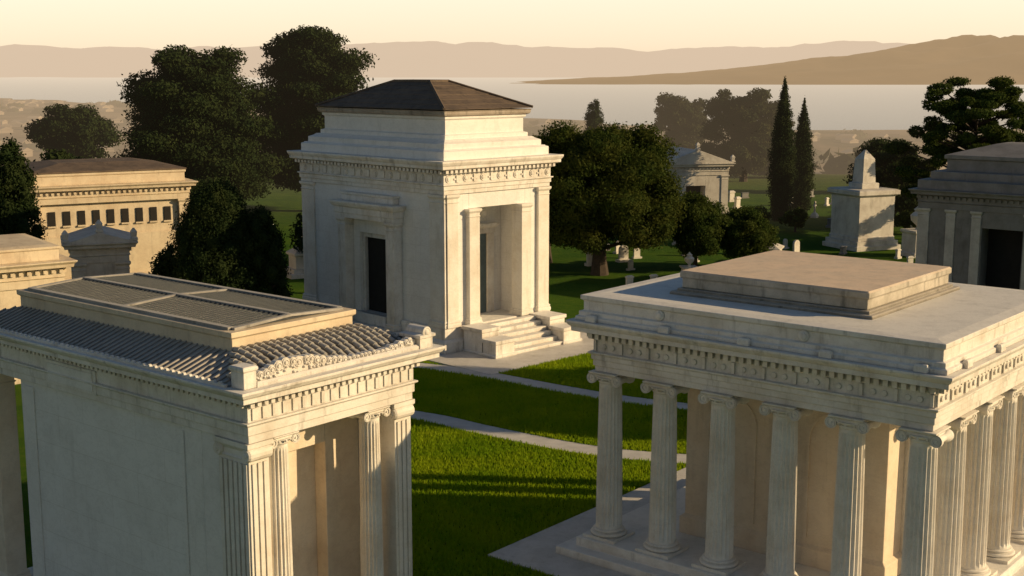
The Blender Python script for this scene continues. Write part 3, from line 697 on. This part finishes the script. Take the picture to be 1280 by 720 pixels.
def tree(name, label, x, y, top, width, cbot, mat, kind='round', nclump=26, size=.16, dens=110, group=None, trunk_r=.3):
    zb = gz(x, y)
    rt = root(name, (x, y, zb), 0, label, 'tree' if name != 'shrub' else 'bush', group)
    top = top - zb; cbot = max(.2, cbot - zb)
    h = top - cbot; cz = cbot + h / 2; rw = width / 2; cl = []
    ph = R.uniform(0, 6)
    if kind == 'round':
        for i in range(nclump):
            t = (i + .5) / nclump; ze = 1 - 2 * t; a = ph + i * 2.39996
            rr = math.sqrt(max(0, 1 - ze * ze)); k = R.uniform(.5, .82)
            s = R.uniform(.2, .34)
            cl.append((rw * rr * k * math.cos(a), rw * rr * k * math.sin(a), cz + ze * h * .5 * k * 1.02, rw * s * 1.15, rw * s * 1.15, max(.25, h * .5 * s * .85)))
        cl.append((0, 0, cz, rw * .5, rw * .5, h * .32))
    elif kind == 'oak':
        for i in range(nclump):
            t = (i + .5) / nclump; a = ph + i * 2.39996
            f = t ** .8; env = math.sqrt(max(0, 1 - (abs(f - .48) / .62) ** 2.8))
            k = R.choice([R.uniform(.2, .6), R.uniform(.6, .95), R.uniform(.7, .9)]); s = R.uniform(.16, .33)
            cl.append((rw * env * k * math.cos(a), rw * env * k * math.sin(a), cbot + h * (.06 + .84 * f) + R.uniform(-.3, .3), rw * s * 1.1, rw * s * 1.1, rw * s * R.uniform(.6, .85)))
        for i in range(4): cl.append((R.uniform(-.2, .2) * rw, R.uniform(-.2, .2) * rw, cbot + h * (.25 + .15 * i), rw * .42, rw * .42, h * .15))
    elif kind == 'irregular':
        for i in range(nclump):
            z = cbot + h * (.05 + .9 * (i + .5) / nclump)
            f = (z - cbot) / h; env = (math.sin(math.pi * (f * .82 + .14)) ** .6) * rw
            a = ph + i * 2.39996; k = R.uniform(.3, .88); s = R.uniform(.22, .38) * (1.15 - .5 * f)
            cl.append((env * k * math.cos(a), env * k * math.sin(a), z, rw * s * 1.3, rw * s * 1.3, rw * s * R.uniform(.45, .75)))
        for i in range(5): cl.append((0, 0, cbot + h * (.15 + .15 * i), rw * .42, rw * .42, h * .12))
    elif kind == 'cypress':
        n = nclump
        for i in range(n):
            f = (i + .5) / n; z = cbot + h * f * .97
            env = rw * (.75 + .25 * f / .3 if f < .3 else (1 - ((f - .3) / .7) ** 1.9) * .98 + .03)
            a = ph + i * 2.4; k = .3
            cl.append((env * k * math.cos(a), env * k * math.sin(a), z, env * .72 + .04, env * .72 + .04, h / n * 2.2))
    elif kind == 'cone':
        for i in range(nclump):
            f = (i + .5) / nclump; z = cbot + h * f * .88
            env = rw * (math.sqrt(max(0.02, 1 - f ** 2.6))) * (1 if f > .1 else .85)
            a = ph + i * 2.39996; k = R.uniform(.62, .74); s = R.uniform(.2, .27)
            cl.append((env * k * math.cos(a), env * k * math.sin(a), z, rw * s, rw * s, rw * s * 1.4))
        for i in range(4): cl.append((0, 0, cbot + h * (.15 + .18 * i), rw * .68, rw * .68, h * .16))
    elif kind == 'pine':
        for i in range(nclump):
            f = (i + .5) / nclump; z = cbot + h * (f ** .8)
            a = ph + i * 2.39996; k = R.uniform(.2, 1.05) * (1.12 - .75 * f)
            cl.append((rw * k * math.cos(a), rw * k * math.sin(a), z + R.uniform(-.35, .35), rw * R.uniform(.07, .15), rw * R.uniform(.07, .15), rw * R.uniform(.04, .07)))
    g = G(); lean = R.uniform(-.15, .15)
    zt = cbot + h * .75
    segs = 6
    for i in range(segs):
        a = i / segs; b = (i + 1) / segs
        p = (lean * math.sin(a * 5) * .5, lean * a, -.3 + (zt + .3) * a); q = (lean * math.sin(b * 5) * .5, lean * b, -.3 + (zt + .3) * b)
        g.tube(p, q, trunk_r * (1.15 - .85 * a) * (1.25 if i == 0 else 1), trunk_r * (1.15 - .85 * b), 8)
    if kind != 'cypress':
        for c in cl[::2 if kind != 'pine' else 1]:
            zs0 = max(cbot * .7, min(zt, c[2] - .35 * math.hypot(c[0], c[1])))
            g.tube((0, 0, zs0), (c[0], c[1], c[2]), trunk_r * .32, trunk_r * .08, 5)
    g.obj('trunk', M_BARK, rt, bevel=0)
    put('crown', crown_mesh(name + '_crown', cl, size, dens, mat, core=.0 if kind == 'pine' else .6), rt)
    return rt

tree('cypress_tree', 'massive dark Monterey cypress with rugged crown', -20.8, 85, 11.5, 9.8, 1.3, L_DARK, 'irregular', 60, .13, 240, trunk_r=.5)
tree('cypress_tree', 'tall dark Monterey cypress with layered open crown', -14.0, 91, 13.0, 9.4, 1.5, L_DARK, 'irregular', 58, .13, 230, trunk_r=.5)
tree('round_tree', 'dark rounded evergreen beside the lowland', -34.2, 100, 7.7, 6.6, 2.4, L_DARK, 'round', 26, .16, 150)
tree('cypress_tree', 'narrow dark upright conifer with blunt dense crown', -20.4, 52, 7.7, 2.9, .3, L_DARK, 'cone', 40, .08, 500)
tree('cypress_tree', 'broad dark green rounded cypress beside marble mausoleum', -10.7, 46, 6.2, 4.0, .2, L_DARK, 'cone', 80, .052, 900)
tree('cypress_tree', 'dark green cypress grown against its neighbour', -9.1, 45.9, 5.4, 2.5, .2, L_DARK, 'cone', 50, .052, 900)
tree('oak_tree', 'spreading dark green oak with sunlit leaf edges', 4.3, 62, 7.3, 7.5, 1.4, L_OAK, 'oak', 90, .08, 540, trunk_r=.35)
tree('oak_tree', 'smaller dark oak beside the larger crown', 1.8, 66, 6.6, 4.6, 1.2, L_OAK, 'oak', 34, .09, 420, trunk_r=.25)
tree('shrub', 'dense rounded green shrub among graves', 9.2, 63.5, 4.0, 3.3, .05, L_MID, 'round', 30, .07, 900, trunk_r=.12)
tree('shrub', 'dense rounded green shrub beside a taller one', 11.8, 64.3, 3.2, 3.2, .05, L_MID, 'round', 30, .07, 900, trunk_r=.12)
tree('italian_cypress', 'tall slender Italian cypress spire', 17.9, 85, 9.4, 1.9, .4, L_DARK, 'cypress', 30, .07, 1000, trunk_r=.14)
tree('italian_cypress', 'slender Italian cypress, shorter of the pair', 19.9, 88, 7.9, 1.8, .4, L_DARK, 'cypress', 28, .07, 1000, trunk_r=.14)
tree('italian_cypress', 'short cypress with rounded top above the oak', 7.0, 110, 8.3, 2.5, .2, L_DARK, 'cone', 24, .10, 360, trunk_r=.15)
tree('round_tree', 'hazy rounded tree at the hill edge', 17.2, 130, 7.6, 6.4, .3, L_HAZE, 'oak', 40, .17, 170)
tree('round_tree', 'broad hazy tree catching evening light', 21.3, 118, 8.6, 7.4, .3, L_HAZE, 'oak', 46, .17, 180)
tree('round_tree', 'low hazy tree behind cypress pair', 25.5, 125, 5.5, 6, -1, L_HAZE, 'irregular', 22, .17, 160)
tree('pine_tree', 'open branched pine with loose needle clumps', 27.0, 75, 8.9, 11, 2.2, L_MID, 'pine', 120, .09, 1100, trunk_r=.25)
tree('pine_tree', 'lower spreading pine behind granite mausoleum', 24.4, 82, 5.6, 6.5, 1.2, L_DARK, 'irregular', 26, .13, 160, trunk_r=.25)
tree('round_tree', 'dark evergreen behind granite mausoleum', 32.5, 84, 5.8, 7, 1.0, L_DARK, 'round', 24, .15, 150)
tree('shrub', 'small clipped evergreen by tomb house', -13.6, 50, 3.3, 2.0, .1, L_DARK, 'cone', 16, .08, 380, trunk_r=.1)
tree('shrub', 'evergreen bush behind mausoleum', -9.3, 62, 3.9, 3.2, .1, L_DARK, 'round', 18, .11, 220, trunk_r=.12)
tree('round_tree', 'low dark tree below the big cypresses', -27, 78, 5.2, 6.0, .6, L_DARK, 'round', 22, .15, 150)
tree('round_tree', 'distant low tree past the graves', 30.5, 105, 4.6, 5, .3, L_HAZE, 'round', 18, .17, 140)
tree('round_tree', 'distant low tree past the graves', 9.8, 112, 4.6, 5, .3, L_HAZE, 'round', 18, .17, 140)
for (hx, hy, hw) in ((15.2, 80, 2.6), (17.6, 79, 2.0), (24.5, 78, 2.8), (14.2, 97, 3.0), (28.5, 92, 3.2)):
    tree('shrub', 'low dark hedge bush between the graves', hx, hy, 1.5, hw, .05, L_MID, 'round', 12, .1, 380, trunk_r=.08)
tree('cypress_tree', 'broad dark cypress, unseen, added to shade the lawn', 20.0, 34.3, 9.6, 5.6, .3, L_DARK, 'round', 50, .2, 230, trunk_r=.4)  # two unseen trees added off frame to throw shade across the lawn
tree('cypress_tree', 'broad dark cypress, unseen, added to shade the lawn', 25, 37.0, 11.4, 5.0, .3, L_DARK, 'round', 46, .2, 230, trunk_r=.4)

# ================================================================== setting
def ground():
    xs = np.concatenate([-np.geomspace(9000, 60, 34), np.linspace(-55, 55, 89), np.geomspace(60, 9000, 34)])
    ys = np.concatenate([np.linspace(-300, 0, 5), np.linspace(10, 60, 41), np.linspace(65, 320, 52), np.geomspace(335, 9500, 60)])
    v = []
    for y in ys:
        for x in xs:
            z = gz(x, y)
            if y > 280:
                shore = max(620, min(1500, 760 - 1.1 * x)) + 60 * noise.noise(Vector((x * .006, y * .002, 3)))
                z += min(0, (shore - 150 - y) * .012); z += .6 * noise.noise(Vector((x * .01, y * .01, 0)))
            elif y > 115: z += min(1, (y - 115) / 60) * 1.2 * noise.noise(Vector((x * .03, y * .03, 0)))
            v.append((x, y, max(z, -60)))
    nx = len(xs); f = [(j * nx + i, j * nx + i + 1, (j + 1) * nx + i + 1, (j + 1) * nx + i) for j in range(len(ys) - 1) for i in range(nx - 1)]
    me = bpy.data.meshes.new('ground'); me.from_pydata(v, [], f); me.update(); me.materials.append(M_GRASS); me.shade_smooth()
    o = put('ground', me); o['kind'] = 'structure'
ground()
def water():
    m, nt, b = newmat('bay_water'); b.inputs['Base Color'].default_value = (.18, .20, .22, 1); b.inputs['Roughness'].default_value = .25
    p = posnode(nt); addbump(nt, b, noisetex(nt, p, .05, 4, .6, (1, 3, 1)), .25, 1.5)
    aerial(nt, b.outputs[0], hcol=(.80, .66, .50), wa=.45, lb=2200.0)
    me = bpy.data.meshes.new('water'); me.from_pydata([(-12000, 400, -16.5), (12000, 400, -16.5), (12000, 16000, -16.5), (-12000, 16000, -16.5)], [], [(0, 1, 2, 3)]); me.update(); me.materials.append(m)
    o = put('water', me); o['kind'] = 'structure'
water()
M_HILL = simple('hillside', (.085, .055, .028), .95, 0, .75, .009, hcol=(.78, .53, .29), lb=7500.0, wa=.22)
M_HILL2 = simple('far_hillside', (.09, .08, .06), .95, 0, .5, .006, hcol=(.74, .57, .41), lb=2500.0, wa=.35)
def hill(name, pts, y0, depth, k, seed, mat):
    v = []; nx = 320; ny = 34
    x0, x1 = pts[0][0], pts[-1][0]
    for j in range(ny):
        fy = j / (ny - 1)
        for i in range(nx):
            u = x0 + (x1 - x0) * i / (nx - 1)
            z = float(np.interp(u, [p[0] for p in pts], [p[1] for p in pts]))
            y = y0 + depth * fy
            prof = math.sin(math.pi * min(1, fy * 1.25) * .5) ** .8 if fy < .8 else 1 - (fy - .8) / .4
            nz = noise.fractal(Vector((u * .0025 * k, y * .004 * k, seed)), .8, 2.1, 6)
            hh = (z + 18) * prof * (1 + .2 * nz * (1 if fy < .75 else .5)) + 5 / k * nz
            v.append((u, y, -19 + max(-2, hh)))
    f = [(j * nx + i, j * nx + i + 1, (j + 1) * nx + i + 1, (j + 1) * nx + i) for j in range(ny - 1) for i in range(nx - 1)]
    me = bpy.data.meshes.new(name); me.from_pydata(v, [], f); me.update(); me.materials.append(mat); me.shade_smooth()
    o = put(name, me); o['kind'] = 'structure'
def zz(v, Y): return 9.8 + (90 - v) * Y / 1600
hill('hills', [((u - 640) * 3600 / 1600, zz(v, 3600)) for u, v in [(560, 112), (640, 102), (700, 99), (760, 96), (850, 91), (900, 86), (950, 80), (1000, 75), (1060, 68), (1110, 60), (1150, 54), (1180, 51), (1220, 53), (1280, 52), (1400, 48), (1700, 40), (2400, 60)]], 2700, 1000, 1.6, 2.0, M_HILL)
hill('far_hills', [((u - 640) * 6900 / 1600, zz(v, 6900)) for u, v in [(-900, 70), (-200, 62), (0, 62), (150, 59), (300, 60), (450, 54), (520, 54), (640, 57), (760, 60), (900, 63), (1100, 58), (1180, 56), (1280, 58), (1400, 58), (2200, 62)]], 6200, 1100, .8, 5.0, M_HILL2)

def strip(name, pts, w, mat, z=.035):
    v = []; f = []
    P = [Vector((a, b)) for a, b in pts]
    Q = []
    for i in range(len(P) - 1):
        p0 = P[max(0, i - 1)]; p1 = P[i]; p2 = P[i + 1]; p3 = P[min(len(P) - 1, i + 2)]
        for k in range(8):
            t = k / 8; Q.append(.5 * ((2 * p1) + (-p0 + p2) * t + (2 * p0 - 5 * p1 + 4 * p2 - p3) * t * t + (-p0 + 3 * p1 - 3 * p2 + p3) * t ** 3))
    Q.append(P[-1]); n = len(Q)
    for i, q in enumerate(Q):
        d = (Q[min(n - 1, i + 1)] - Q[max(0, i - 1)]).normalized(); s = Vector((-d.y, d.x)) * w / 2
        for zz_ in (-.05, z):
            v += [(q.x - s.x, q.y - s.y, zz_), (q.x + s.x, q.y + s.y, zz_)]
    for i in range(n - 1):
        a = 4 * i; b = a + 4
        f += [(a + 2, b + 2, b + 3, a + 3), (a, b, b + 2, a + 2), (a + 1, a + 3, b + 3, b + 1)]
    g = G(); g.add(v, f); o = put(name, g.mesh(name, mat)); o['kind'] = 'structure'; return Q
PA = strip('path', [(-14, 38.8), (-8, 37.6), (-4.5, 36.6), (-2.4, 35.6), (-.9, 34.4), (.86, 33.1), (2.2, 32.3), (3.6, 31.8), (6, 31.4), (10, 31.7), (18, 34)], .8, M_PATH)
PB = strip('path', [(-14, 42.9), (-6, 43.0), (-3.2, 42.2), (-.8, 40.8), (1.5, 39.0), (4.1, 37.3), (8, 35.9), (14, 35.5)], .75, M_PATH, .034)
def slab(name, pts, z, mat):
    n = len(pts); g = G()
    g.add([(x, y, -.1) for x, y in pts] + [(x, y, z) for x, y in pts], [tuple(range(n, 2 * n))] + [(i, (i + 1) % n, (i + 1) % n + n, i + n) for i in range(n)])
    o = put(name, g.mesh(name, mat)); o['kind'] = 'structure'
def loc2w(o, rot, x, y):
    c, s = math.cos(math.radians(rot)), math.sin(math.radians(rot)); return (o[0] + c * x - s * y, o[1] + s * x + c * y)
slab('pavement', [loc2w(RB, 50.4, a, b) for a, b in ((-1.75, -3), (8, -3), (8, 8.3), (-1.75, 8.3))], .05, M_PAVE)
slab('pavement', [loc2w((-2.35, 44.2), 44.4, a, b) for a, b in ((-1.2, -3.6), (8.5, -3.6), (8.5, -1.0), (6.5, 0), (6.5, 9.6), (-1.4, 9.6))], .043, M_PAVE)
def inrect(P, o, rot, x0, x1, y0, y1):
    c, s = math.cos(math.radians(rot)), math.sin(math.radians(rot))
    dx = P[:, 0] - o[0]; dy = P[:, 1] - o[1]; lx = c * dx + s * dy; ly = -s * dx + c * dy
    return (lx > x0) & (lx < x1) & (ly > y0) & (ly < y1)
def lawn():
    n = 320000
    P = np.stack([NR.uniform(-6, 7.5, n), 22 + 24 * NR.uniform(0, 1, n) ** 1.1], 1)
    keep = np.ones(n, bool)
    for o, rot, a in ((RB, 50.4, (-1.77, 8, -3, 8.32)), ((-4.3, 20.2), 50.4, (-.3, 4.1, -.3, 9)), ((-2.35, 44.2), 44.4, (-1.4, 8.5, -3.62, 9.6))):
        keep &= ~inrect(P, o, rot, *a)
    for Q, w in ((PA, .40), (PB, .37)):
        for q in Q: keep &= ((P[:, 0] - q.x) ** 2 + (P[:, 1] - q.y) ** 2) > (w * 1.02) ** 2
    P = P[keep]; n = len(P)
    a = NR.uniform(0, 6.28, n); h = NR.uniform(.05, .13, n); w = NR.uniform(.013, .03, n)
    le = NR.normal(size=(n, 2)) * .03
    z = np.array([gz(x, y) for x, y in P])
    A = np.stack([P[:, 0] - np.cos(a) * w, P[:, 1] - np.sin(a) * w, z], 1); B = np.stack([P[:, 0] + np.cos(a) * w, P[:, 1] + np.sin(a) * w, z], 1)
    C = np.stack([P[:, 0] + le[:, 0], P[:, 1] + le[:, 1], z + h], 1)
    V = np.stack([A, B, C], 1).reshape(-1, 3)
    me = bpy.data.meshes.new('grass'); me.vertices.add(3 * n); me.vertices.foreach_set('co', V.ravel())
    me.loops.add(3 * n); me.loops.foreach_set('vertex_index', np.arange(3 * n)); me.polygons.add(n); me.polygons.foreach_set('loop_start', np.arange(0, 3 * n, 3))
    me.update(); me.validate(); me.materials.append(M_BLADE)
    o = put('grass', me); o['kind'] = 'stuff'; o['label'] = 'short mown green lawn grass around the paths'; o['category'] = 'grass'
lawn()

def far_town():
    g = G()
    for i in range(1300):
        x = R.uniform(-900, 500); y = R.uniform(300, 1100)
        if abs(x) > y * .6: continue
        if y > max(620, min(1500, 760 - 1.1 * x)) - 110: continue
        w = R.uniform(3, 7); d = R.uniform(3, 7); h = R.uniform(1.2, 2.6)
        M = T((x, y, gz(x, y) - .6)) @ Matrix.Rotation(R.uniform(0, 1.5), 4, 'Z')
        g.box(-w / 2, w / 2, -d / 2, d / 2, 0, h, M); g.prism([(-w / 2 - .3, h), (w / 2 + .3, h), (0, h + w * .18)], -d / 2 - .3, d / 2 + .3, M)
    o = g.obj('distant_houses', simple('distant_house_walls', (.30, .235, .17), .8, 0, .8, .03, wa=.45, la=240.0), None, bevel=0)
    o['kind'] = 'stuff'; o['label'] = 'hazy spread of small houses on the lowland'; o['category'] = 'houses'
    cl = []
    for i in range(800):
        x = R.uniform(-700, 450); y = R.uniform(170, 1000)
        if abs(x) > y * .6: continue
        if y > max(620, min(1500, 760 - 1.1 * x)) - 110: continue
        r = R.uniform(1.5, 4)
        cl.append((x, y, gz(x, y) + r * .3, r * 1.8, r, r * .7))
    o = put('distant_trees', crown_mesh('distant_trees', cl, 1.0, 2.0, L_HAZE, .85))
    o['kind'] = 'stuff'; o['label'] = 'hazy tree masses on the lowland near the bay'; o['category'] = 'trees'
far_town()

# ================================================================== light and camera
for m in bpy.data.materials:
    try: m.cycles.emission_sampling = 'NONE'
    except Exception: pass
el = math.radians(19)
S = Vector((math.cos(el), -.10, math.sin(el))).normalized()
sd = bpy.data.lights.new('sun', 'SUN'); sd.energy = 5.0; sd.angle = math.radians(.5); sd.color = (1, .73, .40)
so = bpy.data.objects.new('sun', sd); COL.objects.link(so); so.rotation_euler = S.to_track_quat('Z', 'Y').to_euler(); so.location = (60, 20, 40)
w = bpy.data.worlds.new('World'); scene.world = w; w.use_nodes = True; nt = w.node_tree
sk = nt.nodes.new('ShaderNodeTexSky'); sk.sky_type = 'NISHITA'; sk.sun_disc = False; sk.sun_elevation = el; sk.sun_rotation = math.radians(96)
sk.air_density = 1.2; sk.dust_density = .8; sk.ozone_density = 2.5
bg = nt.nodes['Background']; bg.inputs['Strength'].default_value = .05
nt.links.new(sk.outputs[0], bg.inputs[0])
tc = nt.nodes.new('ShaderNodeTexCoord'); sp = nt.nodes.new('ShaderNodeSeparateXYZ'); nt.links.new(tc.outputs['Generated'], sp.inputs[0])
gr = ramp(nt, sp.outputs[2], [(0.0, (.80, .60, .41)), (.02, (.84, .67, .49)), (.055, (.87, .74, .56)), (.068, (.28, .24, .18)), (.085, (.0, .0, .0)), (1.0, (.0, .0, .0))])
b2 = nt.nodes.new('ShaderNodeBackground'); nt.links.new(gr, b2.inputs[0]); b2.inputs[1].default_value = 1.0
ad = nt.nodes.new('ShaderNodeAddShader'); nt.links.new(bg.outputs[0], ad.inputs[0]); nt.links.new(b2.outputs[0], ad.inputs[1])
nt.links.new(ad.outputs[0], nt.nodes['World Output'].inputs[0])

cd = bpy.data.cameras.new('camera'); cd.lens = 45; cd.sensor_width = 36; cd.clip_end = 40000; cd.clip_start = .1
co = bpy.data.objects.new('camera', cd); COL.objects.link(co); co.location = (0, 0, 9.8)
co.rotation_euler = (math.radians(90 - 9.58), 0, 0); scene.camera = co
